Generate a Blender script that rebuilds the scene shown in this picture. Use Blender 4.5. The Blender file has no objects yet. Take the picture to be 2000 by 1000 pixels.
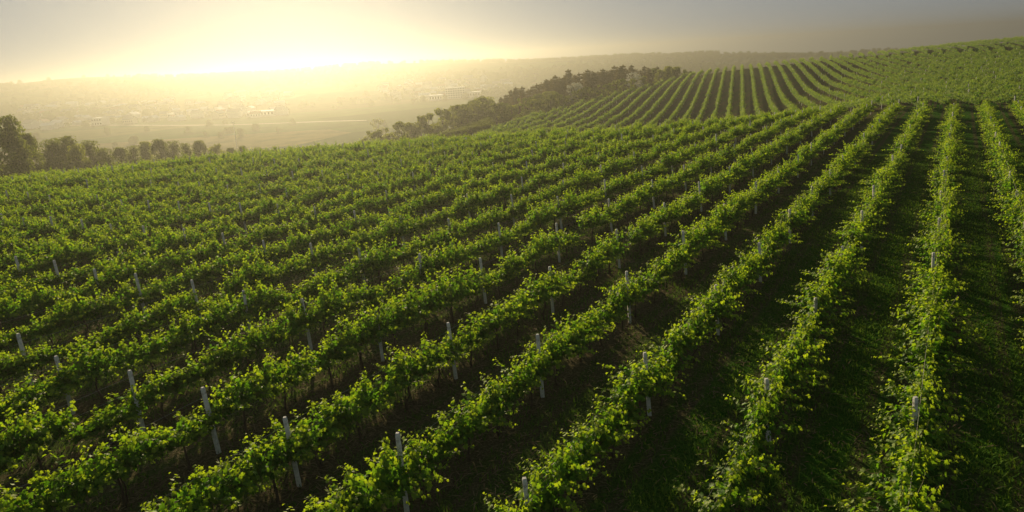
import bpy, math, random
import numpy as np
from mathutils import Vector, Matrix

R_ = math.radians
rnd = random.Random(7)
rng = np.random.default_rng(11)
SC = bpy.context.scene
COL = SC.collection

# ------------------------------------------------------------------ camera
F_PX, PITCH_HY, ROLL = 1340.0, 120.0, R_(3.5)
PITCH = math.atan((500 - PITCH_HY) / F_PX * math.cos(ROLL))
FWD = np.array([0, math.cos(PITCH), -math.sin(PITCH)])
UP0 = np.array([0, math.sin(PITCH), math.cos(PITCH)])
RI0 = np.array([1.0, 0, 0])
RI = RI0 * math.cos(ROLL) - UP0 * math.sin(ROLL)
UP = UP0 * math.cos(ROLL) + RI0 * math.sin(ROLL)
cd = bpy.data.cameras.new('camera')
cam = bpy.data.objects.new('camera', cd)
COL.objects.link(cam)
cd.sensor_width = 36.0
cd.lens = F_PX / 2000 * 36
cd.clip_start = 0.2
cd.clip_end = 20000
cam.matrix_world = Matrix(((RI[0], UP[0], -FWD[0], 0), (RI[1], UP[1], -FWD[1], 0), (RI[2], UP[2], -FWD[2], 0), (0, 0, 0, 1)))
SC.camera = cam

# ------------------------------------------------------------------ light
SUN_AZ, SUN_EL = R_(-16.0), R_(13.0)
W = bpy.data.worlds.new('World')
SC.world = W
W.use_nodes = True
nt = W.node_tree
sky = nt.nodes.new('ShaderNodeTexSky')
sky.sky_type = 'NISHITA'
sky.sun_disc = False
sky.sun_elevation = SUN_EL
sky.sun_rotation = SUN_AZ
sky.altitude = 200
sky.air_density = 1.0
sky.dust_density = 1.0
sky.ozone_density = 1.0
hs = nt.nodes.new('ShaderNodeHueSaturation')
hs.inputs['Saturation'].default_value = 0.2
nt.links.new(sky.outputs[0], hs.inputs['Color'])
bg = nt.nodes['Background']
# added compression of sky brightness evens out the bright patch round the sun: c / (1 + c * k)
sky_cap = nt.nodes.new('ShaderNodeVectorMath'); sky_cap.operation = 'MULTIPLY_ADD'
sky_cap.inputs[1].default_value = (0.62, 0.57, 0.53); sky_cap.inputs[2].default_value = (1,) * 3
vdiv = nt.nodes.new('ShaderNodeVectorMath'); vdiv.operation = 'DIVIDE'
tcw = nt.nodes.new('ShaderNodeTexCoord'); mpw = nt.nodes.new('ShaderNodeMapping'); mpw.inputs['Scale'].default_value = (1.2, 1.2, 14)
nzw = nt.nodes.new('ShaderNodeTexNoise'); nzw.inputs['Scale'].default_value = 2.2; nzw.inputs['Detail'].default_value = 5
nt.links.new(tcw.outputs['Generated'], mpw.inputs[0]); nt.links.new(mpw.outputs[0], nzw.inputs['Vector'])
crw = nt.nodes.new('ShaderNodeValToRGB'); nt.links.new(nzw.outputs[0], crw.inputs[0])
crw.color_ramp.elements[0].position = .35; crw.color_ramp.elements[0].color = (.62, .80, .96, 1)
crw.color_ramp.elements[1].position = .68; crw.color_ramp.elements[1].color = (.84, .96, 1.0, 1)
vm = nt.nodes.new('ShaderNodeVectorMath'); vm.operation = 'MULTIPLY'
nt.links.new(hs.outputs[0], vm.inputs[0]); nt.links.new(crw.outputs[0], vm.inputs[1])
nt.links.new(vm.outputs[0], sky_cap.inputs[0]); nt.links.new(vm.outputs[0], vdiv.inputs[0]); nt.links.new(sky_cap.outputs[0], vdiv.inputs[1])
nt.links.new(vdiv.outputs[0], bg.inputs['Color'])
bg.inputs['Strength'].default_value = 0.12
sl = bpy.data.lights.new('sun', 'SUN')
sl.energy = 5.0
sl.angle = R_(0.6)
sl.color = (1.0, 0.80, 0.49)
sun = bpy.data.objects.new('sun', sl)
COL.objects.link(sun)
sv = Vector((math.sin(SUN_AZ) * math.cos(SUN_EL), math.cos(SUN_AZ) * math.cos(SUN_EL), math.sin(SUN_EL)))
sun.rotation_euler = sv.to_track_quat('Z', 'Y').to_euler()
SC.view_settings.view_transform = 'Standard'
SC.view_settings.look = 'None'
SC.view_settings.exposure = 0.85
SC.view_settings.gamma = 1.0
SC.cycles.use_denoising = True
SC.cycles.max_bounces = 8
SC.cycles.transmission_bounces = 4
SC.cycles.volume_bounces = 0
HAZE_DENSITY, HAZE_G = 0.0008, 0.74


# ------------------------------------------------------------------ helpers
def tag(o, label=None, cat=None, group=None, kind=None):
    if label: o['label'] = label
    if cat: o['category'] = cat
    if group: o['group'] = group
    if kind: o['kind'] = kind
    return o


def link(o, parent=None):
    COL.objects.link(o)
    if parent: o.parent = parent
    return o


def mesh_np(name, V, faces, mat=None, smooth=False, attrs=None):
    """faces: list of (n,k) int arrays"""
    me = bpy.data.meshes.new(name)
    V = np.asarray(V, dtype=np.float32)
    me.vertices.add(len(V))
    me.vertices.foreach_set('co', V.ravel())
    nl = sum(f.size for f in faces)
    npoly = sum(len(f) for f in faces)
    if not npoly:
        for k, a in (attrs or {}).items():
            me.attributes.new(k, 'FLOAT_VECTOR', 'POINT').data.foreach_set('vector', np.asarray(a, dtype=np.float32).ravel())
        return me
    me.loops.add(nl)
    me.polygons.add(npoly)
    me.loops.foreach_set('vertex_index', np.concatenate([f.ravel() for f in faces]).astype(np.int32))
    tot = np.concatenate([np.full(len(f), f.shape[1]) for f in faces])
    st = np.concatenate([[0], np.cumsum(tot)[:-1]])
    me.polygons.foreach_set('loop_start', st.astype(np.int32))
    if smooth: me.polygons.foreach_set('use_smooth', np.ones(npoly, dtype=bool))
    me.update(calc_edges=True)
    for k, a in (attrs or {}).items():
        a = np.asarray(a, dtype=np.float32)
        if a.ndim == 1:
            me.attributes.new(k, 'FLOAT', 'POINT').data.foreach_set('value', a)
        else:
            me.attributes.new(k, 'FLOAT_VECTOR', 'POINT').data.foreach_set('vector', a.ravel())
    if mat:
        for m in (mat if isinstance(mat, (list, tuple)) else [mat]): me.materials.append(m)
    return me


class MB:
    """collects tubes and boxes for one mesh"""
    def __init__(self): self.V, self.F = [], []

    def n(self): return sum(len(v) for v in self.V)

    def add(self, V, F):
        b = self.n(); self.V.append(np.asarray(V, float)); self.F += [tuple(i + b for i in f) for f in F]

    def tube(self, pts, rad, sides=6, cap=True):
        pts = [np.asarray(p, float) for p in pts]
        V, F = [], []
        for i, p in enumerate(pts):
            d = pts[min(i + 1, len(pts) - 1)] - pts[max(i - 1, 0)]
            d = d / (np.linalg.norm(d) + 1e-9)
            a = np.cross(d, [0, 1, 0] if abs(d[1]) < .9 else [1, 0, 0]); a /= np.linalg.norm(a)
            b = np.cross(d, a)
            r = rad[i] if hasattr(rad, '__len__') else rad
            for k in range(sides):
                t = 2 * math.pi * k / sides
                V.append(p + r * (a * math.cos(t) + b * math.sin(t)))
        for i in range(len(pts) - 1):
            for k in range(sides):
                k2 = (k + 1) % sides
                F.append((i * sides + k, i * sides + k2, (i + 1) * sides + k2, (i + 1) * sides + k))
        if cap:
            F.append(tuple(range(sides))[::-1]); F.append(tuple((len(pts) - 1) * sides + k for k in range(sides)))
        self.add(V, F)

    def box(self, x0, x1, y0, y1, z0, z1):
        V = [(x, y, z) for z in (z0, z1) for y in (y0, y1) for x in (x0, x1)]
        self.add(V, [(0, 2, 3, 1), (4, 5, 7, 6), (0, 1, 5, 4), (2, 6, 7, 3), (0, 4, 6, 2), (1, 3, 7, 5)])

    def mesh(self, name, mat, smooth=False):
        me = bpy.data.meshes.new(name)
        me.from_pydata(np.concatenate(self.V).tolist(), [], self.F)
        if smooth: me.polygons.foreach_set('use_smooth', np.ones(len(self.F), dtype=bool))
        me.materials.append(mat)
        return me


ORD = ('zeroth first second third fourth fifth sixth seventh eighth ninth tenth eleventh twelfth thirteenth fourteenth '
       'fifteenth sixteenth seventeenth eighteenth nineteenth').split()


def ordinal(n):
    if n < 20: return ORD[n]
    t = {2: 'twent', 3: 'thirt', 4: 'fort', 5: 'fift', 6: 'sixt', 7: 'sevent', 8: 'eight', 9: 'ninet'}[n // 10]
    return t + 'ieth' if n % 10 == 0 else t + 'y-' + ORD[n % 10]


def project(P):
    P = np.atleast_2d(P)
    z = P @ FWD
    z = np.where(np.abs(z) < 1e-6, 1e-6, z)
    return 1000 + F_PX * (P @ RI) / z, 500 - F_PX * (P @ UP) / z, z


def pix_dir(px, py):
    return FWD + RI * (px - 1000) / F_PX + UP * (500 - py) / F_PX


# ------------------------------------------------------------------ materials
def new_mat(name):
    m = bpy.data.materials.new(name); m.use_nodes = True
    t = m.node_tree; t.nodes.clear()
    return m, t, t.nodes.new('ShaderNodeOutputMaterial')


def N(t, typ, **kw):
    n = t.nodes.new('ShaderNode' + typ)
    for k, v in kw.items():
        if k.startswith('i_'):
            key = k[2:].replace('_', ' ')
            n.inputs[int(key) if key.isdigit() else key].default_value = v
        else: setattr(n, k, v)
    return n


def ramp(t, fac, stops):
    r = t.nodes.new('ShaderNodeValToRGB')
    e = r.color_ramp.elements
    while len(e) < len(stops): e.new(0.5)
    for i, (p, c) in enumerate(stops):
        e[i].position = p; e[i].color = (*c, 1)
    t.links.new(fac, r.inputs[0])
    return r.outputs[0]


def mix(t, fac, a, b):
    n = t.nodes.new('ShaderNodeMix'); n.data_type = 'RGBA'
    for i, v in ((0, fac), (6, a), (7, b)):
        if isinstance(v, (int, float)): n.inputs[i].default_value = v
        elif isinstance(v, tuple): n.inputs[i].default_value = (*v, 1)
        else: t.links.new(v, n.inputs[i])
    return n.outputs[2]


def leaf_mat(name, dark, mid, young, trans=0.45, rough=0.6, tcol=(1.6, 1.35, 0.5), spec=0.2):
    m, t, out = new_mat(name)
    geo = N(t, 'NewGeometry')
    oi = N(t, 'ObjectInfo')
    at = N(t, 'Attribute', attribute_name='young')
    add = N(t, 'Math', operation='MULTIPLY_ADD', i_1=0.7, i_2=0.0)
    t.links.new(geo.outputs['Random Per Island'], add.inputs[0])
    ad2 = N(t, 'Math', operation='MULTIPLY_ADD', i_1=0.3)
    t.links.new(oi.outputs['Random'], ad2.inputs[0]); t.links.new(add.outputs[0], ad2.inputs[2])
    c = ramp(t, ad2.outputs[0], [(0.0, dark), (0.9, mid)])
    c = mix(t, at.outputs['Fac'], c, young)
    p = N(t, 'BsdfPrincipled', i_Roughness=rough)
    p.inputs['Specular IOR Level'].default_value = spec
    t.links.new(c, p.inputs['Base Color'])
    tr = N(t, 'BsdfTranslucent')
    mu = N(t, 'Mix', data_type='RGBA', blend_type='MULTIPLY')
    mu.inputs[0].default_value = 1.0
    mu.clamp_result = False
    t.links.new(c, mu.inputs[6]); mu.inputs[7].default_value = (*tcol, 1)
    t.links.new(mu.outputs[2], tr.inputs['Color'])
    ms = N(t, 'MixShader', i_0=trans)
    t.links.new(p.outputs[0], ms.inputs[1]); t.links.new(tr.outputs[0], ms.inputs[2])
    t.links.new(ms.outputs[0], out.inputs[0])
    return m


def noise_mat(name, stops, scale=8, rough=0.85, bump=0.3, detail=6, stretch=(1, 1, 1), spec=0.3):
    m, t, out = new_mat(name)
    tc = N(t, 'TexCoord')
    mp = N(t, 'Mapping'); mp.inputs['Scale'].default_value = stretch
    t.links.new(tc.outputs['Object'], mp.inputs[0])
    nz = N(t, 'TexNoise', i_Scale=scale, i_Detail=detail, i_Roughness=0.65)
    t.links.new(mp.outputs[0], nz.inputs['Vector'])
    c = ramp(t, nz.outputs[0], stops)
    p = N(t, 'BsdfPrincipled', i_Roughness=rough)
    p.inputs['Specular IOR Level'].default_value = spec
    t.links.new(c, p.inputs['Base Color'])
    b = N(t, 'Bump', i_Strength=bump, i_Distance=0.02)
    t.links.new(nz.outputs[0], b.inputs['Height']); t.links.new(b.outputs[0], p.inputs['Normal'])
    t.links.new(p.outputs[0], out.inputs[0])
    return m


M_VINE = leaf_mat('vine_leaf', (0.044, 0.124, 0.011), (0.102, 0.222, 0.018), (0.26, 0.34, 0.026), trans=0.55, tcol=(1.4, 1.4, 0.45))
M_BARK = noise_mat('vine_bark', [(0.3, (0.035, 0.024, 0.016)), (0.7, (0.10, 0.075, 0.052))], 30, 0.95, 0.8, stretch=(1, 1, .2))
M_CANE = noise_mat('green_cane', [(0.3, (0.10, 0.13, 0.03)), (0.7, (0.20, 0.16, 0.06))], 12, 0.6, 0.1)
M_CONC = noise_mat('concrete', [(0.3, (0.36, 0.355, 0.34)), (0.5, (0.58, 0.57, 0.545)), (0.75, (0.72, 0.71, 0.68))], 14, 0.9, 0.4)
M_WIRE = noise_mat('galvanised_wire', [(0.3, (0.16, 0.155, 0.15)), (0.7, (0.30, 0.29, 0.28))], 20, 0.4, 0.05)
M_TIE = noise_mat('rusty_tie', [(0.3, (0.05, 0.03, 0.02)), (0.7, (0.14, 0.08, 0.05))], 30, 0.7, 0.1)
M_GRASS = leaf_mat('grass_blade', (0.028, 0.085, 0.010), (0.070, 0.160, 0.020), (0.14, 0.20, 0.04), trans=0.35, spec=0.05, rough=0.9)
M_STRAW = leaf_mat('straw', (0.08, 0.06, 0.035), (0.20, 0.155, 0.09), (0.17, 0.13, 0.07), trans=0.15, spec=0.05, rough=0.9, tcol=(1, 1, 1))
M_PINE = leaf_mat('pine_needles', (0.040, 0.044, 0.016), (0.115, 0.100, 0.036), (0.13, 0.12, 0.04), trans=0.4, spec=0.05, rough=0.9)  # brownish base: the warm flare tint over the wood is put into this colour
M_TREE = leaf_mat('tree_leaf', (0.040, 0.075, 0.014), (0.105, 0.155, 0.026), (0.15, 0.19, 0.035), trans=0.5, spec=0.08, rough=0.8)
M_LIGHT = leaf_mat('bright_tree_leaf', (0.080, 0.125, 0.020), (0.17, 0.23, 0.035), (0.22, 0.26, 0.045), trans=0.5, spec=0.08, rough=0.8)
M_BLOSSOM = leaf_mat('blossom', (0.22, 0.24, 0.17), (0.52, 0.52, 0.42), (0.5, 0.5, 0.4), trans=0.3, tcol=(1, 1, 1))
M_TRUNK = noise_mat('tree_bark', [(0.3, (0.04, 0.03, 0.022)), (0.7, (0.12, 0.09, 0.065))], 5, 0.95, 0.8, stretch=(1, 1, .2))

# ------------------------------------------------------------------ terrain (heights measured from the camera, z = 0)
FLAT = -9.8
COLS = {
    -400: [(40, FLAT), (55, -10.4), (90, -16), (140, -22), (250, -31), (450, -42), (800, -45), (1200, -34), (1900, 8), (2600, 0), (3000, 0)],
    0: [(50, FLAT), (67, -9.95), (90, -12.8), (140, -18.5), (250, -30), (450, -42), (800, -45), (1200, -32), (1900, 17), (2400, 12), (3000, -10)],
    200: [(54, FLAT), (70, -9.95), (95, -12.8), (150, -19.5), (250, -30), (450, -42), (800, -45), (1200, -30), (1900, 27), (2400, 20), (3000, -10)],
    400: [(58, FLAT), (75, -9.95), (100, -12.8), (160, -20.5), (250, -30), (450, -42), (800, -45), (1200, -31), (1900, 12), (2400, 6), (3000, -10)],
    600: [(62, FLAT), (78, -9.95), (105, -13), (160, -20), (250, -29), (450, -41), (800, -45), (1200, -34), (1900, 9), (2400, 6), (3000, -10)],
    800: [(64, FLAT), (80, -9.95), (110, -13), (135, -16.5), (180, -21), (250, -27), (450, -41), (800, -45), (1100, -41), (1900, 13), (2400, 9), (3000, -10)],
    880: [(64, FLAT), (80, -9.95), (110, -13.2), (140, -15.7), (180, -19.5), (250, -25.5), (450, -39), (800, -45), (1100, -41), (1900, 8), (2400, 6), (3000, -10)],
    1000: [(64, FLAT), (80, -9.95), (110, -13.2), (130, -14.8), (175, -14.5), (210, -17.6), (250, -21.5), (400, -33), (600, -42), (1000, -45), (1900, 1), (2400, -4), (3000, -20)],
    1100: [(64, FLAT), (80, -9.95), (110, -13.6), (130, -15), (160, -15.3), (200, -14.2), (240, -17), (280, -21), (400, -31), (600, -42), (1000, -45), (1900, -3), (2400, -8), (3000, -20)],
    1220: [(64, FLAT), (80, -9.95), (110, -14), (130, -15.6), (160, -15.9), (230, -12.1), (255, -13), (290, -17), (330, -20), (450, -30), (600, -40), (1000, -45), (1900, -7), (2400, -12), (3000, -30)],
    1340: [(66, FLAT), (82, -9.95), (110, -14), (130, -16), (160, -16.5), (285, -10.2), (305, -10.8), (350, -15), (450, -25), (600, -35), (1000, -45), (1900, -9), (2400, -14), (3000, -30)],
    1440: [(70, FLAT), (84, -9.95), (110, -13.6), (130, -15.8), (160, -16.3), (285, -8.8), (305, -9.2), (400, -18), (600, -29), (850, -26), (1200, -42), (1900, -17), (2400, -22), (3000, -40)],
    1560: [(78, FLAT), (90, -9.95), (110, -12.2), (130, -13.9), (160, -14.2), (285, -7.6), (310, -8.2), (450, -20), (600, -30), (1000, -42), (1900, -26), (2400, -30), (3000, -50)],
    1680: [(85, FLAT), (97, -9.9), (125, -11.2), (176, -10.7), (280, -6.7), (310, -7.2), (450, -18), (600, -28), (1000, -42), (1900, -32), (2400, -36), (3000, -50)],
    1850: [(88, FLAT), (100, -9.8), (130, -10), (180, -8.7), (265, -4.8), (300, -5.4), (500, -18), (1000, -40), (1900, -36), (3000, -60)],
    2000: [(88, FLAT), (100, -9.75), (130, -9.5), (180, -7.7), (250, -3.6), (290, -4.2), (500, -18), (1000, -40), (1900, -36), (3000, -60)],
    2400: [(80, FLAT), (130, -8.8), (180, -6), (250, -1.5), (320, -2), (600, -18), (1000, -36), (1900, -36), (3000, -60)],
}


def warp(Y):
    """everything beyond 340 m is drawn in towards the camera along its own line of sight: a smaller valley"""
    return Y if Y <= 340 else 340 + (Y - 340) * 0.66


COLS = {c: [(warp(Y), z * warp(Y) / Y) for Y, z in p] for c, p in COLS.items()}


def pchip(xs, ys, x):
    xs = np.asarray(xs, float); ys = np.asarray(ys, float)
    h = np.diff(xs); d = np.diff(ys) / h
    m = np.zeros(len(xs))
    for i in range(1, len(xs) - 1):
        if d[i - 1] * d[i] > 0:
            w1 = 2 * h[i] + h[i - 1]; w2 = h[i] + 2 * h[i - 1]
            m[i] = (w1 + w2) / (w1 / d[i - 1] + w2 / d[i])
    m[-1] = d[-1]
    x = np.clip(x, xs[0], xs[-1])
    i = np.clip(np.searchsorted(xs, x) - 1, 0, len(h) - 1)
    t = (x - xs[i]) / h[i]
    return ((2 * t**3 - 3 * t**2 + 1) * ys[i] + (t**3 - 2 * t**2 + t) * h[i] * m[i] + (-2 * t**3 + 3 * t**2) * ys[i + 1] + (t**3 - t**2) * h[i] * m[i + 1])


AZ_N, R_N = 241, 330
AZ = np.linspace(R_(-60), R_(60), AZ_N)
RR = np.geomspace(4, 2100, R_N)
_cols = sorted(COLS)
_caz = np.array([math.atan((c - 1000) / F_PX) for c in _cols])
_prof = np.array([pchip([p[0] for p in COLS[c]], [p[1] for p in COLS[c]], RR * math.cos(a)) for c, a in zip(_cols, _caz)])
HG = np.empty((AZ_N, R_N))
for j in range(R_N): HG[:, j] = np.interp(AZ, _caz, _prof[:, j])
_k = np.exp(-0.5 * (np.arange(-12, 13) / 4.0) ** 2); _k /= _k.sum()
_pad = np.pad(HG, ((12, 12), (0, 0)), mode='edge')
HG = sum(_k[i] * _pad[i:i + AZ_N] for i in range(25))


def _bump(x, y, s, seed):
    return (np.sin(x / s + seed) * np.cos(y / s * 1.3 + seed * 2.1) + 0.5 * np.sin(x / s * 2.3 - y / s * 1.7 + seed * 3.3))


def height(x, y):
    x = np.asarray(x, float); y = np.asarray(y, float)
    az = np.clip(np.arctan2(x, np.maximum(y, 1e-3)), AZ[0], AZ[-1])
    r = np.clip(np.hypot(x, y), RR[0], RR[-1])
    fa = (az - AZ[0]) / (AZ[1] - AZ[0]); ia = np.clip(fa.astype(int), 0, AZ_N - 2); fa = fa - ia
    fr = np.log(r / RR[0]) / math.log(RR[1] / RR[0]); ir = np.clip(fr.astype(int), 0, R_N - 2); fr = fr - ir
    z = (HG[ia, ir] * (1 - fa) * (1 - fr) + HG[ia + 1, ir] * fa * (1 - fr) + HG[ia, ir + 1] * (1 - fa) * fr + HG[ia + 1, ir + 1] * fa * fr)
    z = np.where(y <= 0, FLAT, z)
    far = np.clip((r - 420) / 500, 0, 1)
    z = z + 1.6 * far * _bump(x, y, 90, 1.0) + 0.05 * _bump(x, y, 9, 2.0) * np.clip(r / 30, 0, 1)
    return z


def on_ground(px, py, lift=0.0, dmin=20, dmax=3000):
    """first point where the ray through a photo point meets the ground (used to stand things on the terrain)"""
    d = pix_dir(px, py); d = d / d[1]
    ys = np.geomspace(dmin, dmax, 1500)
    z = d[2] * ys; g = height(d[0] * ys, ys) + lift
    hit = np.nonzero(z <= g)[0]
    if not len(hit): return None
    k = hit[0]
    return d[0] * ys[k], ys[k], float(g[k] - lift)


def at(px, Y):
    """ground point on the column px at depth Y"""
    Y = warp(Y)
    d = pix_dir(px, 120 - 0.0635 * (px - 1000)); x = d[0] / d[1] * Y
    return x, Y, float(height(x, Y))


# ---- the pale road across the valley
def make_road():
    P = []
    for px in range(20, 720, 12):
        g_ = on_ground(px, 250 - .017 * px - 2 * math.sin(px / 90), 0, 250)
        if g_: P.append(g_)
    V, F = [], []
    for i, p in enumerate(P):
        a, b = P[max(i - 1, 0)], P[min(i + 1, len(P) - 1)]
        d = np.array([b[0] - a[0], b[1] - a[1]]); d /= np.linalg.norm(d) + 1e-9
        for s_ in (-2.4, 2.4):
            x, y = p[0] - d[1] * s_, p[1] + d[0] * s_
            V.append((x, y, float(height(x, y)) + .25))
        if i: F.append((2 * i - 2, 2 * i, 2 * i + 1, 2 * i - 1))
    m = MB(); m.add(V, F)
    o = link(bpy.data.objects.new('road', m.mesh('road', noise_mat('pale_gravel', [(.3, (.13, .12, .09)), (.7, (.19, .17, .13))], .5, .9, .1))))
    tag(o, 'pale gravel road crossing the valley floor', None, None, 'structure')


make_road()


# ---- the ground sheet
def make_ground():
    az = np.concatenate([np.linspace(R_(-180), R_(-50), 27)[:-1], np.linspace(R_(-50), R_(50), 401), np.linspace(R_(50), R_(180), 27)[1:-1]])
    r = np.geomspace(3, 2100, 330)
    A, Rr = np.meshgrid(az, r, indexing='ij')
    X, Y = np.sin(A) * Rr, np.cos(A) * Rr
    Z = height(X, Y)
    V = np.concatenate([np.stack([X, Y, Z], -1).reshape(-1, 3), [[0, 0, FLAT]]])
    na, nr = len(az), len(r)
    i, j = np.meshgrid(np.arange(na), np.arange(nr - 1), indexing='ij'); i2 = (i + 1) % na
    q = np.stack([i * nr + j, i * nr + j + 1, i2 * nr + j + 1, i2 * nr + j], -1).reshape(-1, 4)
    c = len(V) - 1
    tri = np.stack([np.full(na, c), np.arange(na) * nr, ((np.arange(na) + 1) % na) * nr], -1)
    rad = np.hypot(V[:, 0], V[:, 1])
    farm = np.clip((rad - 300) / 60, 0, 1)
    left = np.clip((-V[:, 0] * 0.5 + V[:, 1] - 105) / 20, 0, 1) * np.clip((-(V[:, 0]) + 0.05 * V[:, 1]) / 10, 0, 1)
    m, t, out = new_mat('vineyard_soil_and_fields')
    tc = N(t, 'TexCoord')
    # near ground: soil, moss and grass in strips along the rows
    mp = N(t, 'Mapping'); mp.inputs['Rotation'].default_value = (0, 0, R_(33)); t.links.new(tc.outputs['Object'], mp.inputs[0])
    mp2 = N(t, 'Mapping'); mp2.inputs['Scale'].default_value = (1.2, 0.35, 1); t.links.new(mp.outputs[0], mp2.inputs[0])
    n1 = N(t, 'TexNoise', i_Scale=0.9, i_Detail=8, i_Roughness=0.7); t.links.new(mp2.outputs[0], n1.inputs['Vector'])
    n2 = N(t, 'TexNoise', i_Scale=14, i_Detail=6, i_Roughness=0.75); t.links.new(tc.outputs['Object'], n2.inputs['Vector'])
    soil = ramp(t, n2.outputs[0], [(0.3, (0.030, 0.023, 0.015)), (0.5, (0.085, 0.064, 0.040)), (0.75, (0.20, 0.155, 0.10))])
    grs = ramp(t, n2.outputs[0], [(0.3, (0.016, 0.052, 0.006)), (0.7, (0.050, 0.125, 0.014))])
    gf = ramp(t, n1.outputs[0], [(0.30, (0.15,) * 3), (0.48, (1, 1, 1))])
    sx = N(t, 'SeparateXYZ'); t.links.new(mp.outputs[0], sx.inputs[0])
    fu = N(t, 'Math', operation='MULTIPLY_ADD', i_1=1 / 3.2, i_2=9.6 / 3.2 + 40); t.links.new(sx.outputs[0], fu.inputs[0])
    nw_ = N(t, 'Math', operation='MULTIPLY_ADD', i_1=.12); t.links.new(n1.outputs[0], nw_.inputs[0]); t.links.new(fu.outputs[0], nw_.inputs[2])
    pp = N(t, 'Math', operation='PINGPONG', i_1=.5); t.links.new(nw_.outputs[0], pp.inputs[0])
    strip = ramp(t, pp.outputs[0], [(0.0, (.25,) * 3), (.11, (.3,) * 3), (.18, (1, 1, 1)), (.23, (.95,) * 3), (.27, (.35,) * 3), (.32, (.4,) * 3), (.37, (1, 1, 1))])
    gm = N(t, 'Mix', data_type='RGBA', blend_type='MULTIPLY'); gm.inputs[0].default_value = 1
    t.links.new(gf, gm.inputs[6]); t.links.new(strip, gm.inputs[7])
    lr = N(t, 'MapRange'); t.links.new(sx.outputs[0], lr.inputs[0])      # drier, barer soil in the rows on the left
    for k_, v_ in ((1, -9.0), (2, -4.5), (3, .55), (4, 1.0)): lr.inputs[k_].default_value = v_
    gm2 = N(t, 'Mix', data_type='RGBA', blend_type='MULTIPLY'); gm2.inputs[0].default_value = 1
    t.links.new(gm.outputs[2], gm2.inputs[6]); t.links.new(lr.outputs[0], gm2.inputs[7])
    near = mix(t, gm2.outputs[2], soil, grs)
    # distant fields: patchwork
    mf = N(t, 'Mapping'); mf.inputs['Scale'].default_value = (1 / 210, 1 / 120, 0); mf.inputs['Rotation'].default_value = (0, 0, R_(20))
    t.links.new(tc.outputs['Object'], mf.inputs[0])
    vo = N(t, 'TexVoronoi', i_Scale=1.0); t.links.new(mf.outputs[0], vo.inputs['Vector'])
    sep = N(t, 'SeparateColor'); t.links.new(vo.outputs['Color'], sep.inputs[0])
    fc = ramp(t, sep.outputs[0], [(0.0, (0.02, 0.055, 0.012)), (0.3, (0.045, 0.10, 0.02)), (0.55, (0.075, 0.12, 0.03)), (0.75, (0.20, 0.16, 0.07)), (0.85, (0.03, 0.07, 0.015)), (1.0, (0.10, 0.10, 0.04))])
    n3 = N(t, 'TexNoise', i_Scale=0.06, i_Detail=8, i_Roughness=0.7); t.links.new(tc.outputs['Object'], n3.inputs['Vector'])
    fc = mix(t, ramp(t, n3.outputs[0], [(0.45, (0, 0, 0)), (0.7, (0.8, 0.8, 0.8))]), fc, (0.035, 0.055, 0.02))
    af = N(t, 'Attribute', attribute_name='fields')
    col = mix(t, af.outputs['Fac'], near, fc)
    p = N(t, 'BsdfPrincipled', i_Roughness=0.95); p.inputs['Specular IOR Level'].default_value = 0.0
    t.links.new(col, p.inputs['Base Color'])
    b = N(t, 'Bump', i_Strength=0.9, i_Distance=0.08); t.links.new(n2.outputs[0], b.inputs['Height']); t.links.new(b.outputs[0], p.inputs['Normal'])
    t.links.new(p.outputs[0], out.inputs[0])
    me = mesh_np('ground', V, [q[:, ::-1], tri[:, ::-1]], m, True, {'fields': np.maximum(farm, left)})
    o = link(bpy.data.objects.new('ground', me))
    tag(o, 'soil and grass hillside falling to patchwork fields', None, None, 'structure')


make_ground()

# ------------------------------------------------------------------ vines
LEAF2D = np.array([(0, .04), (.25, -.10), (.50, .14), (.36, .33), (.47, .62), (.17, .64), (0, 1.0), (-.17, .64), (-.47, .62), (-.36, .33), (-.50, .14), (-.25, -.10)])


def leaf_template():
    P = np.vstack([[0, .35], LEAF2D])
    z = 0.28 * np.abs(P[:, 0]) - 0.28 * (P[:, 1] - 0.1) ** 2
    z[0] -= 0.03
    V = np.column_stack([P[:, 0], P[:, 1], z])
    n = len(LEAF2D)
    return V, np.array([(0, 1 + i, 1 + (i + 1) % n) for i in range(n)])


LT_V, LT_F = leaf_template()


def place_leaves(pos, nrm, tip, size, TV=LT_V, TF=LT_F):
    nrm = nrm / np.linalg.norm(nrm, axis=1, keepdims=True)
    tip = tip - nrm * np.sum(tip * nrm, 1, keepdims=True); tip /= np.linalg.norm(tip, axis=1, keepdims=True) + 1e-9
    side = np.cross(tip, nrm)
    T = TV[None] * size[:, None, None]
    V = pos[:, None] + T[..., :1] * side[:, None] + T[..., 1:2] * tip[:, None] + T[..., 2:3] * nrm[:, None]
    F = TF[None] + (np.arange(len(pos)) * len(TV))[:, None, None]
    return V.reshape(-1, 3), F.reshape(-1, TF.shape[1])


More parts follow.
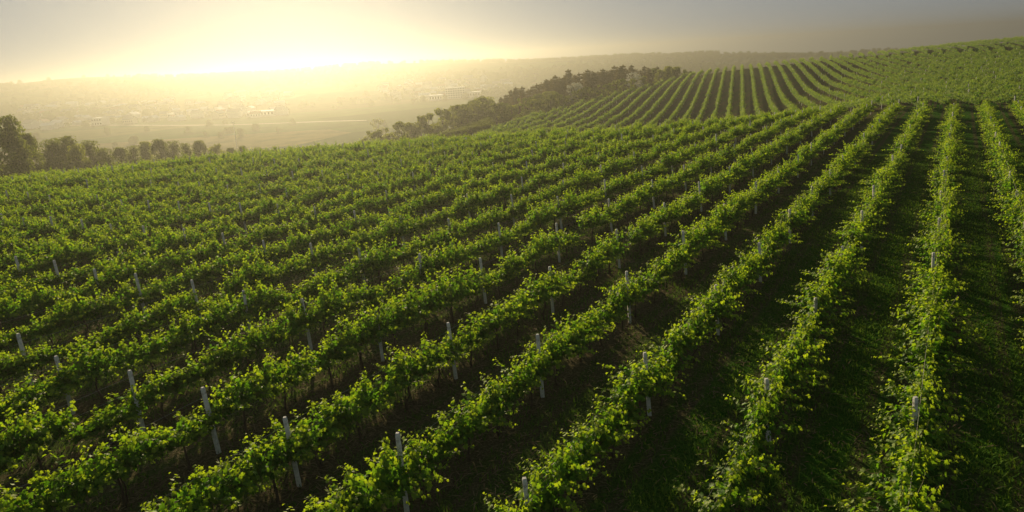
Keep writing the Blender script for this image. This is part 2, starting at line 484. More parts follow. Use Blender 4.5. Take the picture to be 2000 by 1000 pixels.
def vine_meshes(k):
    g = np.random.default_rng(100 + k)
    trunk = MB()
    bend = g.normal(0, .05, (4, 2))
    pts = [(bend[0, 0] * .3, bend[0, 1] * .3, -.15), (bend[0, 0], bend[0, 1], .2), (bend[1, 0], bend[1, 1], .5), (bend[2, 0] * .6, bend[2, 1] * .6, .92)]
    trunk.tube(pts, [.046, .036, .032, .028], 6)
    if g.random() < .35:
        trunk.tube([(.05, .02, -.1), (.12 + bend[1, 0], .03, .45), (.02, 0, .9)], [.026, .02, .018], 5)
    hd = np.array(pts[-1])
    for s in (-1, 1):
        a = [hd]
        for q in (.25, .5, .78): a.append(np.array([s * q, g.normal(0, .03), .96 + g.normal(0, .025)]))
        trunk.tube(a, [.026, .02, .016, .011], 5)
    canes = MB()
    P, Nn, T, S, Yg = [], [], [], [], []
    vigor = g.uniform(.85, 1.1)
    ns = 50
    for s_i in range(ns):
        x0 = -.95 + 1.9 * (s_i + g.uniform(.1, .9)) / ns
        clump = 1 - .42 * (abs(x0) / .95) ** 2
        p0 = np.array([x0, g.normal(0, .04), .95 + g.normal(0, .04)])
        kind = g.random()
        lat = g.normal(0, .36); alo = g.normal(0, .30)
        L = g.uniform(.68, 1.28) * vigor * clump
        droop = .25
        if kind < .22:      # arching sideways
            lat = g.choice([-1, 1]) * g.uniform(.8, 1.6); L = g.uniform(.75, 1.3) * vigor; droop = g.uniform(.4, .9)
        elif kind < .36:    # hanging low
            lat = g.choice([-1, 1]) * g.uniform(.6, 1.4); L = g.uniform(.35, .6); droop = g.uniform(1.2, 1.8)
        elif kind > .93:    # long leader poking up
            L = g.uniform(1.2, 1.5) * vigor; lat *= .5
        d = np.array([alo, lat, 1.0]); d /= np.linalg.norm(d)
        ts = np.linspace(0, 1, 6)
        C = p0 + d * (ts * L)[:, None] + np.column_stack([g.normal(0, .03, 6), np.sign(lat) * .12 * ts**2 * abs(lat) + g.normal(0, .01, 6), -droop * L * ts**2 * .55])
        canes.tube(C, [.0055, .005, .0045, .004, .003, .002], 3, False)
        nl = max(5, int(L / .052))
        t = (np.arange(nl) + g.uniform(.3, .7)) / nl
        c = np.stack([np.interp(t, ts, C[:, i]) for i in range(3)], 1)
        for i in range(nl):
            ang = g.uniform(0, 2 * math.pi)
            outv = np.array([math.cos(ang), math.sin(ang) * 1.3, g.uniform(-.3, .35)])
            pet = g.uniform(.04, .10) * (1 - .5 * t[i])
            P.append(c[i] + outv * pet)
            side_y = c[i][1] + outv[1] * .2
            nn = np.array([g.normal(0, .5), np.sign(side_y) * g.uniform(.1, .9) + g.normal(0, .3), g.uniform(.25, 1.2)])
            Nn.append(nn)
            T.append(outv + np.array([0, 0, -.6]))
            young = max(0.0, (t[i] - .55) / .45)
            S.append(g.uniform(.11, .165) * (1 - .62 * young**1.3))
            Yg.append(min(1, young * 1.1 + (g.uniform(.2, .6) if g.random() < .2 else 0)))
    V, Fc = place_leaves(np.array(P), np.array(Nn), np.array(T), np.array(S))
    fol = mesh_np('foliage', V, [Fc], M_VINE, False, {'young': np.repeat(Yg, len(LT_V))})
    return trunk.mesh('trunk', M_BARK, True), canes.mesh('canes', M_CANE), fol


VARS = [vine_meshes(k) for k in range(12)]
print('leaves per vine', [len(v[2].polygons) // 12 for v in VARS][:4])

RAZ = R_(33.0)
DU, DV = np.array([math.cos(RAZ), -math.sin(RAZ)]), np.array([math.sin(RAZ), math.cos(RAZ)])  # across, along
ROW0, PITCH_U, POST_GAP = -9.6, 3.2, 6.5
ROWS = list(range(-46, 22))        # index 0 = the row of the post at photo (1067, 775)


def row_u(i): return ROW0 + PITCH_U * i
def post_phase(i): return 16.2 + 0.2 * i + (.12 if i % 3 == 1 else 0.0)
def uv(u, v): return DU * u + DV * v
def near_end(i): return 104.5 + 1.1 * math.sin(i * 1.7)


vines, posts = [], []      # (x, y, row, v)
g1 = np.random.default_rng(5)
for i in ROWS:
    u = row_u(i); ph = post_phase(i)
    for k in range(-8, 24):
        vp = ph + k * POST_GAP
        if vp > near_end(i) + 3: break
        x, y = uv(u + g1.normal(0, .03), vp + g1.normal(0, .08))
        posts.append((x, y, i, vp))
        for j in range(4):
            v = vp + .81 + 1.625 * j
            if v > near_end(i): break
            if g1.random() < .025: continue
            x, y = uv(u + g1.normal(0, .05), v + g1.normal(0, .10))
            vines.append((x, y, i, v))


def keep_near(x, y):
    if y < 4 or math.hypot(x, y) > 175: return False
    return abs(math.atan2(x, y)) < R_(47) or math.hypot(x, y) < 25


vines = [v for v in vines if keep_near(v[0], v[1])]
posts = [p for p in posts if keep_near(p[0], p[1])]


def size_in_view(lst, h):
    P = np.array([(a[0], a[1], float(height(a[0], a[1])) + h) for a in lst])
    px, py, z = project(P)
    vis = (px > -30) & (px < 2030) & (py > 0) & (py < 1030) & (z > 1)
    return px, py, z, vis


def make_vine(x, y, k, flip, sc, sx, empty_rz):
    root = bpy.data.objects.new('grapevine', None)
    root.empty_display_size = .2
    link(root)
    root.location = (x, y, float(height(x, y)))
    root.rotation_euler = (0, 0, empty_rz + (math.pi if flip else 0))
    root.scale = (sx, sc, sc)
    for nm, me in zip(('trunk', 'canes', 'foliage'), VARS[k]):
        link(bpy.data.objects.new(nm, me), root)
    return root


# individuals: the 300 that show largest
ROW_RZ = math.pi / 2 - RAZ
px, py, pz, vis = size_in_view(vines, 1.3)
order = [i for i in np.argsort(pz) if vis[i]][:300]
sel = set(order)
row_ids = sorted({vines[i][2] for i in sel}, reverse=True)
vis_row = {r: n + 1 for n, r in enumerate(row_ids)}      # 1 = rightmost row
proto = {}


def copy_thing(src):
    c = src.copy(); COL.objects.link(c)
    for ch in src.children:
        d = ch.copy(); COL.objects.link(d); d.parent = c
        for g_ in ch.children:
            e = g_.copy(); COL.objects.link(e); e.parent = d
    return c


byrow = {}
for i in sel: byrow.setdefault(vines[i][2], []).append(i)
for r, ids in byrow.items():
    ids.sort(key=lambda i: vines[i][3])
    edge = 'left edge' if px[ids[0]] < 140 else 'bottom edge'
    for n, i in enumerate(ids):
        k = rnd.randrange(12)
        x, y = vines[i][:2]
        if k not in proto: o = proto[k] = make_vine(x, y, k, False, 1, 1, ROW_RZ)
        else: o = copy_thing(proto[k])
        sc = rnd.uniform(.84, 1.12) if rnd.random() > .07 else rnd.uniform(.62, .78)
        o.location = (x, y, float(height(x, y)))
        o.rotation_euler = (0, 0, ROW_RZ + rnd.choice((0, math.pi)) + rnd.gauss(0, .05))
        o.scale = (rnd.uniform(.95, 1.1), sc * rnd.uniform(.9, 1.12), sc)
        tag(o, f"leafy grapevine in {ordinal(vis_row[r])} row from the right, {ordinal(n + 1)} vine from the {edge}", 'grapevine', 'grapevines in the near rows')
rest = [i for i in range(len(vines)) if i not in sel]


# ---- instancing object for masses nobody counts
def scatter(name, pts, rots, scls, variants, label, cat=None):
    """variants: list of lists of objects; points carry rotation, scale and the variant index"""
    n = len(pts)
    me = mesh_np(name, np.array(pts), [np.zeros((0, 3), int)], None, False, {'rot': np.array(rots), 'scl': np.array(scls)})
    vi = me.attributes.new('vid', 'INT', 'POINT')
    vi.data.foreach_set('value', rng.integers(0, len(variants), n).astype(np.int32))
    o = link(bpy.data.objects.new(name, me))
    ng = bpy.data.node_groups.new(name + '_nodes', 'GeometryNodeTree')
    ng.interface.new_socket('Geometry', in_out='INPUT', socket_type='NodeSocketGeometry')
    ng.interface.new_socket('Geometry', in_out='OUTPUT', socket_type='NodeSocketGeometry')
    gi = ng.nodes.new('NodeGroupInput'); go = ng.nodes.new('NodeGroupOutput')
    jn = ng.nodes.new('GeometryNodeJoinGeometry')
    for objs in variants:
        j2 = ng.nodes.new('GeometryNodeJoinGeometry')
        for ob in objs:
            oi = ng.nodes.new('GeometryNodeObjectInfo'); oi.transform_space = 'ORIGINAL'
            oi.inputs['Object'].default_value = ob
            ng.links.new(oi.outputs['Geometry'], j2.inputs[0])
        g2 = ng.nodes.new('GeometryNodeGeometryToInstance')
        ng.links.new(j2.outputs[0], g2.inputs[0]); ng.links.new(g2.outputs[0], jn.inputs[0])
    ip = ng.nodes.new('GeometryNodeInstanceOnPoints')
    ip.inputs['Pick Instance'].default_value = True

    def attr(nm, typ):
        a = ng.nodes.new('GeometryNodeInputNamedAttribute'); a.data_type = typ; a.inputs['Name'].default_value = nm
        return a.outputs['Attribute']
    ng.links.new(gi.outputs[0], ip.inputs['Points']); ng.links.new(jn.outputs[0], ip.inputs['Instance'])
    ng.links.new(attr('vid', 'INT'), ip.inputs['Instance Index'])
    er = ng.nodes.new('FunctionNodeEulerToRotation')
    ng.links.new(attr('rot', 'FLOAT_VECTOR'), er.inputs[0]); ng.links.new(er.outputs[0], ip.inputs['Rotation'])
    ng.links.new(attr('scl', 'FLOAT_VECTOR'), ip.inputs['Scale'])
    ng.links.new(ip.outputs[0], go.inputs[0])
    md = o.modifiers.new('scatter', 'NODES'); md.node_group = ng
    tag(o, label, cat, None, 'stuff')
    return o


pts, rots, scls = [], [], []


def add_far_vine(x, y, rz, s=1.0, w=1.0):
    pts.append((x, y, float(height(x, y)) - .02))
    rots.append((0, 0, rz + rnd.choice((0, math.pi)) + rnd.gauss(0, .06)))
    q = s * (rnd.uniform(.84, 1.12) if rnd.random() > .06 else rnd.uniform(.62, .78))
    scls.append((rnd.uniform(.95, 1.12), q * w * rnd.uniform(.9, 1.15), q))


for i in rest: add_far_vine(vines[i][0], vines[i][1], ROW_RZ)

# far block: rows pointing at azimuth 18.5, from behind the near block up to the ridge
FAZ = R_(18.6)
FU, FV = np.array([math.cos(FAZ), -math.sin(FAZ)]), np.array([math.sin(FAZ), math.cos(FAZ)])
far_posts = []
LEFT_EDGE = [(60, -60), (95, -20), (135, -10.5), (175, 3), (200, 18), (232, 40), (292, 74), (320, 80)]   # depth Y, x limit on the left
def upper(x, y, m=0.0):
    """inside the upper block (its lower edge is a headland track running up to the ridge)"""
    return y > np.interp(x, [118, 128, 150, 200], [330, 262, 208, 190]) - m


for i in range(-45, 60):
    u = i * 3.2 + 1.2
    v = 60.0
    while v < 340:
        v += 1.6
        x, y = FU * u + FV * v + g1.normal(0, .06, 2)
        r = math.hypot(x, y)
        nu, nv = x * DU[0] + y * DU[1], x * DV[0] + y * DV[1]
        if nv < 110: continue                      # the near block and its headland
        xl = np.interp(y, [a[0] for a in LEFT_EDGE], [a[1] for a in LEFT_EDGE])
        if x < xl or abs(math.atan2(x, y)) > R_(46): continue
        ridge = 300
        if r > ridge + 18: continue
        # headland track across the right hillside
        pxx, pyy, _ = project(np.array([[x, y, float(height(x, y))]]))
        if upper(x, y, 10.0): continue
        if rnd.random() < .02: continue
        add_far_vine(x, y, math.pi / 2 - FAZ, 1.0, .72)
        if int(v / 1.6) % 4 == 0 and rnd.random() < .45: far_posts.append((x, y))
# upper block on the hill, rows running across the slope
UAZ = R_(25)
UU, UV = np.array([math.cos(UAZ), -math.sin(UAZ)]), np.array([math.sin(UAZ), math.cos(UAZ)])
for i in range(-20, 110):
    u = i * 3.6
    for k in range(0, 260):
        v = k * 1.6
        x, y = UU * u + UV * v + g1.normal(0, .07, 2)
        if x < 110 or y < 60 or abs(math.atan2(x, y)) > R_(46): continue
        if not upper(x, y) or math.hypot(x, y) > 340 or rnd.random() < .06: continue
        add_far_vine(x, y, math.pi / 2 - UAZ, .95, .55)
print('stuff vines', len(pts))
scatter('grapevine_rows', pts, rots, scls, [[c for c in proto[k].children] for k in sorted(proto)],
        'dense rows of green grapevines covering the rest of the hillside', 'vineyard')

# ------------------------------------------------------------------ posts and wires
def post_mesh():
    m = MB(); w = .05
    V = []
    for z, s in ((-.3, 1.05), (1.97, .92), (2.02, .70)):
        for a, b in ((-1, -1), (1, -1), (1, 1), (-1, 1)):
            c = .8
            V += [(a * w * s, b * w * s * c, z), (a * w * s * c, b * w * s, z)] if (a * b > 0) else [(a * w * s * c, b * w * s, z), (a * w * s, b * w * s * c, z)]
    F = [tuple(range(8))[::-1], tuple(range(16, 24))]
    for l in range(2):
        for k in range(8):
            F.append((l * 8 + k, l * 8 + (k + 1) % 8, l * 8 + 8 + (k + 1) % 8, l * 8 + 8 + k))
    m.add(V, F)
    return m.mesh('concrete_post', M_CONC)


def tie_mesh():
    m = MB()
    for z0 in (1.84, 1.87):
        m.tube([(.056 * math.cos(t), .056 * math.sin(t), z0 + .012 * math.sin(t)) for t in np.linspace(0, 2 * math.pi, 11)], .0045, 4, False)
    m.tube([(.05, .02, 1.86), (.09, .05, 1.90)], .004, 4)
    return m.mesh('wire_tie', M_TIE)


PM, TM = post_mesh(), tie_mesh()
ppx, ppy, ppz, pvis = size_in_view(posts, 1.8)
porder = [i for i in np.argsort(ppz) if pvis[i]][:290]
psel = set(porder)
prow = {}
for i in psel: prow.setdefault(posts[i][2], []).append(i)
pr_ids = sorted(prow, reverse=True)
pnum = {r: n + 1 for n, r in enumerate(pr_ids)}
nearset = set(porder[:70])
for r, ids in prow.items():
    ids.sort(key=lambda i: posts[i][3])
    edge = 'left edge' if ppx[ids[0]] < 200 else 'bottom edge'
    for n, i in enumerate(ids):
        o = link(bpy.data.objects.new('concrete_post', PM))
        x, y = posts[i][:2]
        o.location = (x, y, float(height(x, y)))
        o.rotation_euler = (rnd.gauss(0, .018), rnd.gauss(0, .018) - .015 - .045 * min(1, max(0, (ppx[i] - 300) / 1000)), rnd.gauss(0, .2))
        o.scale = (1, 1, rnd.uniform(.94, 1.04) if i in nearset and r < 1 else rnd.uniform(.86, .97))
        if i in nearset: link(bpy.data.objects.new('wire_tie', TM), o)
        tag(o, f"pale concrete trellis post in {ordinal(pnum[r])} row from the right, {ordinal(n + 1)} post from the {edge}", 'post', 'concrete trellis posts in the near rows')
fp = [(p[0], p[1]) for i, p in enumerate(posts) if i not in psel] + far_posts
base_post = next(o for o in COL.objects if o.name.startswith('concrete_post'))
scatter('trellis_posts', [(x, y, float(height(x, y))) for x, y in fp], [(rnd.gauss(0, .02), rnd.gauss(0, .02), 0) for _ in fp], [(1, 1, .93)] * len(fp),
        [[base_post]], 'small pale trellis posts scattered through the distant vine rows', 'posts')

for r in [q for q in pr_ids if -13 <= q <= 4]:
    u = row_u(r)
    pv = sorted(p[3] for p in posts if p[2] == r and p[3] < 75)
    for hgt, word in ((1.74, 'top'), (1.30, 'middle'), (.9, 'lowest')):
        m = MB(); P = []
        for a, b in zip(pv[:-1], pv[1:]):
            for q in (0, .33, .67):
                x, y = uv(u, a + (b - a) * q)
                P.append((x, y, float(height(x, y)) + hgt - .05 * math.sin(q * math.pi)))
        if len(P) < 2: continue
        m.tube(P, .0033, 3, False)
        o = link(bpy.data.objects.new('trellis_wire', m.mesh('trellis_wire', M_WIRE)))
        tag(o, f"{word} steel wire strung along the {ordinal(pnum[r])} vine row from the right", 'wire', 'trellis wires')


# ------------------------------------------------------------------ grass, straw and weeds in the aisles
def blades(n, hmin, hmax, seed, mat, name, label, cat, aisle, lie=False, ymax=60):
    g = np.random.default_rng(seed)
    Y = 7 + (ymax - 7) * g.random(n) ** 0.75
    A = g.uniform(-.86, .86, n) * Y
    X = A
    u = X * DU[0] + Y * DU[1]
    f = ((u - ROW0) / PITCH_U) % 1.0          # 0 = on a row, 0.5 = aisle centre
    cn = np.sin(X * .9 + 1.3 * np.sin(Y * .5)) * np.cos(Y * .7 + np.sin(X * .6)) + .5 * np.sin(X * 2.3 + Y * 1.9) + .3 * g.normal(0, 1, n)
    w = aisle(np.abs(f - .5) * 2, cn) * (1 if lie else np.interp(u, [-9, -4.5], [.4, 1]))
    if lie: w = w * np.interp(u, [-9, -4.5], [1.4, .5])
    k = g.random(n) < w
    X, Y, cn = X[k], Y[k], cn[k]; n = len(X)
    Z = height(X, Y)
    h = g.uniform(hmin, hmax, n) * (1 + .3 * np.clip(cn, -1, 1))
    az = g.uniform(0, 2 * math.pi, n)
    lean = g.uniform(.1, .9, n) if not lie else g.uniform(3, 9, n)
    d = np.stack([np.cos(az) * lean, np.sin(az) * lean, np.ones(n)], 1); d /= np.linalg.norm(d, axis=1, keepdims=True)
    s = np.stack([-np.sin(az), np.cos(az), np.zeros(n)], 1)
    wd = (g.uniform(.006, .012, n) * (1 + Y / 30))[:, None]
    B = np.stack([X, Y, Z], 1) + (np.array([0, 0, .03]) if lie else 0)
    mid = B + d * (h * .55)[:, None]
    tipp = B + d * h[:, None] + np.stack([np.cos(az), np.sin(az), -np.ones(n) * .6], 1) * (h * .3)[:, None]
    V = np.stack([B - s * wd, B + s * wd, mid + s * wd * .8, mid - s * wd * .8, tipp], 1).reshape(-1, 3)
    b = np.arange(n)[:, None] * 5
    me = mesh_np(name, V, [b + np.array([[0, 1, 2, 3]]), b + np.array([[3, 2, 4]])], mat, False, {'young': np.repeat(np.clip(g.normal(.1, .25, n), 0, 1), 5)})
    o = link(bpy.data.objects.new(name, me))
    tag(o, label, cat, None, 'stuff')


blades(420000, .06, .18, 21, M_GRASS, 'grass', 'short dark green grass growing between the vine rows', 'grass',
       lambda a, c: np.clip(1.0 - 2.2 * np.clip(a - .6, 0, 1) - .6 * np.exp(-((a - .42) / .08) ** 2) + c * .35, .04, 1))
blades(70000, .10, .34, 22, M_STRAW, 'dry_grass', 'brown dead grass and straw lying on the soil', 'straw',
       lambda a, c: np.clip(.25 + a * .3 - c * .5, .0, 1), lie=True, ymax=50)
g3 = np.random.default_rng(33)
nw = 16000
wy = 8 + 40 * g3.random(nw) ** .8; wx = g3.uniform(-.85, .85, nw) * wy
cl = np.sin(wx * 1.7 + wy) * np.cos(wy * 1.3 - wx * .8) + .4 * g3.normal(0, 1, nw)
kk = cl > .55; wx, wy = wx[kk], wy[kk]; nw = len(wx)
wp = np.stack([wx, wy, height(wx, wy) + g3.uniform(.02, .14, nw)], 1)
V, Fc = place_leaves(wp, np.stack([g3.normal(0, .4, nw), g3.normal(0, .4, nw), np.ones(nw)], 1), g3.normal(0, 1, (nw, 3)), g3.uniform(.03, .08, nw))
o = link(bpy.data.objects.new('weeds', mesh_np('weeds', V, [Fc], M_GRASS, False, {'young': np.repeat(g3.uniform(0, .4, nw), len(LT_V))})))
tag(o, 'low broad leaved weeds scattered on the soil under the vines', 'weeds', None, 'stuff')

# ------------------------------------------------------------------ trees
QV = np.array([(-.5, 0, 0), (.1, -.35, .06), (.55, .05, 0), (.05, .42, -.06)]); QF = np.array([(0, 1, 2, 3)])


def crown_mesh(name, centers, radii, per, size, seed, mat, flat=.75, young_top=True):
    g = np.random.default_rng(seed)
    P, Nn = [], []
    for c, r in zip(centers, radii):
        d = g.normal(0, 1, (per, 3)); d /= np.linalg.norm(d, axis=1, keepdims=True)
        rad = r * g.uniform(.45, 1.08, per) ** .6
        P.append(np.array(c) + d * rad[:, None] * np.array([1, 1, flat])); Nn.append(d + g.normal(0, .5, (per, 3)) + [0, 0, .3])
    P = np.concatenate(P); Nn = np.concatenate(Nn)
    S = g.uniform(.7, 1.3, len(P)) * size
    V, Fc = place_leaves(P, Nn, g.normal(0, 1, (len(P), 3)), S, QV, QF)
    return mesh_np(name, V, [Fc], mat, False, {'young': np.repeat(g.uniform(0, .5, len(P)), 4)})


def broadleaf(seed, mat, H=9.0, Wd=3.4, nclump=75, low=.03, size=.36, per=75):
    g = np.random.default_rng(seed)
    C, Rr_ = [], []
    lobes = [(g.normal(0, Wd * .33), g.normal(0, Wd * .33), H * g.uniform(.45, .8)) for _ in range(5)]
    for i in range(nclump):
        z = H * (low + (1 - low) * g.random() ** 1.25)
        q = (z / H - low) / (1 - low)
        rmax = Wd * math.sqrt(max(.05, 1 - max(0, q - .3) ** 2 / .55)) * .95
        a = g.uniform(0, 2 * math.pi); rr = rmax * math.sqrt(g.uniform(.1, 1))
        lb = lobes[g.integers(5)]
        x, y = math.cos(a) * rr * .8 + lb[0] * .35, math.sin(a) * rr * .8 + lb[1] * .35
        C.append((x, y, min(z, H * .93))); Rr_.append(g.uniform(.13, .22) * H * .75)
    m = MB()
    b = g.normal(0, .15, (3, 2))
    m.tube([(0, 0, -.6), (b[0, 0], b[0, 1], H * .25), (b[1, 0], b[1, 1], H * .5), (b[2, 0], b[2, 1], H * .8)], [H * .028, H * .02, H * .014, H * .006], 7)
    for c in C[::4]:
        z0 = min(c[2] * .6, H * .5)
        m.tube([(b[1, 0] * .7, b[1, 1] * .7, z0), ((c[0]) * .5, (c[1]) * .5, (z0 + c[2]) / 2), c], [H * .010, H * .006, H * .003], 4, False)
    return m.mesh('trunk', M_TRUNK, True), crown_mesh('crown', C, Rr_, per, size, seed + 1, mat)


def pine(seed, H=13.0):
    g = np.random.default_rng(seed)
    m = MB(); C, Rr_ = [], []
    lean = g.normal(0, .25, 2)
    m.tube([(0, 0, -.8), (lean[0] * .5, lean[1] * .5, H * .5), (lean[0], lean[1], H * .97)], [.2, .13, .03], 7)
    z = H * .08
    while z < H * .95:
        q = z / H
        L = H * (.26 * (1 - q) ** .7 + .02) * g.uniform(.8, 1.2)
        n = g.integers(4, 7); a0 = g.uniform(0, 6.28)
        for k in range(n):
            a = a0 + 6.283 * k / n + g.normal(0, .25); l = L * g.uniform(.65, 1.2)
            e = np.array([math.cos(a) * l + lean[0] * q, math.sin(a) * l + lean[1] * q, z + l * g.uniform(.05, .4)])
            s = np.array([lean[0] * q, lean[1] * q, z])
            m.tube([s, (s + e) / 2, e], [.05, .035, .015], 4, False)
            for f in (.3, .65, .95):
                C.append(s + (e - s) * f + g.normal(0, .08, 3)); Rr_.append(g.uniform(.6, 1.0) * (1.25 - .85 * q))
        z += H * g.uniform(.055, .085)
    C.append(np.array([lean[0], lean[1], H * .97])); Rr_.append(.3)
    return m.mesh('trunk', M_TRUNK, True), crown_mesh('crown', C, Rr_, 40, .30, seed + 1, M_PINE, .7)


def bush(seed, mat, H=2.6, Wd=1.9):
    return broadleaf(seed, mat, H, Wd, 30, .02, .20, 60)


KINDS_T = {
    'pine_tree': [pine(s) for s in (301, 302, 303, 304)],
    'broadleaf_tree': [broadleaf(s, M_TREE) for s in (311, 312, 313)],
    'bright_tree': [broadleaf(s, M_LIGHT, 8, 3.2) for s in (321, 322)],
    'blossom_tree': [broadleaf(s, M_BLOSSOM, 6.5, 2.9, 40, .1, .25, 60) for s in (331, 332)],
    'shrub': [bush(s, M_TREE) for s in (341, 342, 343)],
    'bright_shrub': [bush(s, M_LIGHT) for s in (351, 352)],
}
PROTO_T = {}


def put_tree(kind, px, Y, s=1.0, sz=None, label=None, cat='tree', group=None, name=None, sink=0):
    v = rnd.randrange(len(KINDS_T[kind])); key = (kind, v)
    if key in PROTO_T: o = copy_thing(PROTO_T[key])
    else:
        o = bpy.data.objects.new(kind, None); link(o)
        for nm, me in zip(('trunk', 'crown'), KINDS_T[kind][v]): link(bpy.data.objects.new(nm, me), o)
        PROTO_T[key] = o
    o.name = name or {'bright_tree': 'broadleaf_tree', 'bright_shrub': 'shrub'}.get(kind, kind)
    x, y, z = at(px, Y)
    o.location = (x, y, z - sink); o.rotation_euler = (0, 0, rnd.uniform(0, 6.28)); o.scale = (s * rnd.uniform(.92, 1.1), s * rnd.uniform(.92, 1.1), sz or s)
    tag(o, label, cat, group)
    return o


def put_top(kind, px, ytop, Y, H0, wide=1.0, **kw):
    """stand a tree at depth Y so that its top reaches the height seen at photo row ytop"""
    x, y, z = at(px, Y)
    d = pix_dir(px, ytop); top = d[2] / d[1] * warp(Y)
    sz = (top - z) / H0
    return put_tree(kind, px, Y, sz * wide, sz, **kw)


# pine wood behind the far block (photo x, top y, depth)
PINES = [(962, 196, 216), (985, 178, 222), (1006, 166, 226), (1030, 172, 232), (1047, 160, 236), (1066, 150, 238), (1082, 145, 244), (1098, 152, 240), (1110, 132, 248),
         (1130, 144, 252), (1146, 137, 256), (1160, 134, 262), (1176, 131, 268), (1192, 128, 268), (1209, 124, 276), (1224, 131, 280), (1232, 125, 286), (1250, 128, 290), (1268, 127, 296), (1284, 128, 302),
         (974, 186, 230), (995, 174, 236), (1016, 170, 240), (1038, 167, 246), (1056, 158, 250), (1074, 152, 256), (1090, 146, 262), (1104, 142, 268), (1138, 139, 270), (1154, 135, 276), (1168, 132, 280), (1184, 129, 284), (1200, 127, 288), (1216, 129, 292), (1240, 127, 298), (1258, 128, 302), (1120, 148, 262), (1180, 140, 284), (1070, 165, 256), (1018, 180, 244), (1150, 150, 276)]
for n, (a, b, c) in enumerate(sorted(PINES)):
    put_top('pine_tree', a, b + rnd.uniform(-5, 8), c + rnd.uniform(-4, 4), 13.0, 1.0 if c < 260 else 1.1, label=f"dark pine in the wood above the vines, {ordinal(n + 1)} pine from the wood's left end", group='pines in the dark wood')
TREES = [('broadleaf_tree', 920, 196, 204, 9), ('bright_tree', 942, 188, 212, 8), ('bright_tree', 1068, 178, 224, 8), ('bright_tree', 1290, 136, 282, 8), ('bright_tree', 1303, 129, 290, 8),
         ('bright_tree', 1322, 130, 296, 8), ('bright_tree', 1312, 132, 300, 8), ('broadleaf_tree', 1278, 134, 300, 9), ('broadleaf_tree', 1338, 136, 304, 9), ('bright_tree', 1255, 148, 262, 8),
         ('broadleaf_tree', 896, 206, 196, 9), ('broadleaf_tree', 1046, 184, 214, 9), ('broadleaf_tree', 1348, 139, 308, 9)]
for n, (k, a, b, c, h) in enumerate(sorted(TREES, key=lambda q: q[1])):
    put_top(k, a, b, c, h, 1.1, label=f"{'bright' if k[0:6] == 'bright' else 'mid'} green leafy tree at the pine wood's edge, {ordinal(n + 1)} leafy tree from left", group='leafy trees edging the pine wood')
for a, b, c, w, lab in ((1237, 141, 252, 1.25, 'large white blossoming tree beside the upper vine rows'), (1120, 163, 226, 1.0, 'small white blossoming tree in front of the dark pines')):
    put_top('blossom_tree', a, b, c, 6.5, w, label=lab, group='white blossoming trees')
n = 0
SHR = []
for a in range(706, 960, 17): SHR.append((a + rnd.uniform(-5, 5), float(np.interp(a, [700, 760, 805, 875, 960], [258, 244, 231, 212, 200])) + rnd.uniform(-4, 6), float(np.interp(a, [700, 960], [165, 200]))))
for a in range(965, 1250, 15): SHR.append((a + rnd.uniform(-5, 5), float(np.interp(a, [960, 1050, 1150, 1250], [206, 190, 172, 152])) + rnd.uniform(-5, 4), float(np.interp(a, [960, 1100, 1250], [188, 212, 250]))))
SHR.sort()
for n, (a, b, c) in enumerate(SHR):
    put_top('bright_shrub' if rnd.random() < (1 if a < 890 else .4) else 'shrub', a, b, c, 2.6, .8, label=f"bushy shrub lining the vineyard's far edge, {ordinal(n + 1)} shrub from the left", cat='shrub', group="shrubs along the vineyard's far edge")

# hedgerow trees below the near block, on the left
HEDGE = [(-45, 232, 118, .9), (2, 230, 122, .6), (26, 262, 128, .6), (72, 276, 140, .8), (98, 270, 146, .9), (124, 284, 140, .8), (150, 278, 150, .9), (176, 292, 148, .8), (205, 290, 160, .8), (232, 288, 156, .7),
         (256, 278, 168, .8), (286, 274, 160, .8), (312, 278, 166, .9), (338, 282, 160, .8), (366, 276, 172, .8), (398, 284, 166, .8), (428, 290, 170, .8), (452, 286, 176, .7), (482, 290, 174, .8)]
for n, (a, b, c, w) in enumerate(HEDGE):
    lab = 'tall broad leafy tree cut off by the left edge' if n == 0 else f"hazy leafy tree below the vineyard on the left, {ordinal(n)} from the left edge"
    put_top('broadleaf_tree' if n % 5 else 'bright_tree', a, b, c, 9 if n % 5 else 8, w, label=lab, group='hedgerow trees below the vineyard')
put_top('bright_shrub', 726, 233, 420, 2.6, .8, label='lone round tree standing on the pale valley field', cat='tree', name='broadleaf_tree')

# trees of the valley
for n in range(26):
    a = rnd.uniform(20, 900); Y = rnd.choice((rnd.uniform(460, 600), rnd.uniform(600, 800)))
    q = rnd.uniform(.4, .8)
    o = put_tree('broadleaf_tree', a, Y, q * 1.25, q * .8, label='small hazy tree on the pale valley floor', group='small trees on the valley floor')

# vine rows / young orchard strip between near block and the shrubs
sp, sr, ss = [], [], []
for i in range(30):
    for k in range(130):
        t = i / 29; s = k / 129
        pxl = 560 + s * 400
        Y = (118 + 28 * t) + s * (38 + 12 * t)
        x, y, z = at(pxl, Y)
        if pxl > 950: continue
        sp.append((x + rnd.gauss(0, .25), y + rnd.gauss(0, .25), z)); sr.append((0, 0, rnd.uniform(0, 6.28))); q = rnd.uniform(.7, 1.0); ss.append((q, q, q))
scatter('orchard_saplings', sp, sr, ss, [[c for c in PROTO_T[k].children] for k in PROTO_T if k[0] == 'shrub'],
        'strip of young dark green saplings below the shrubs', 'saplings')

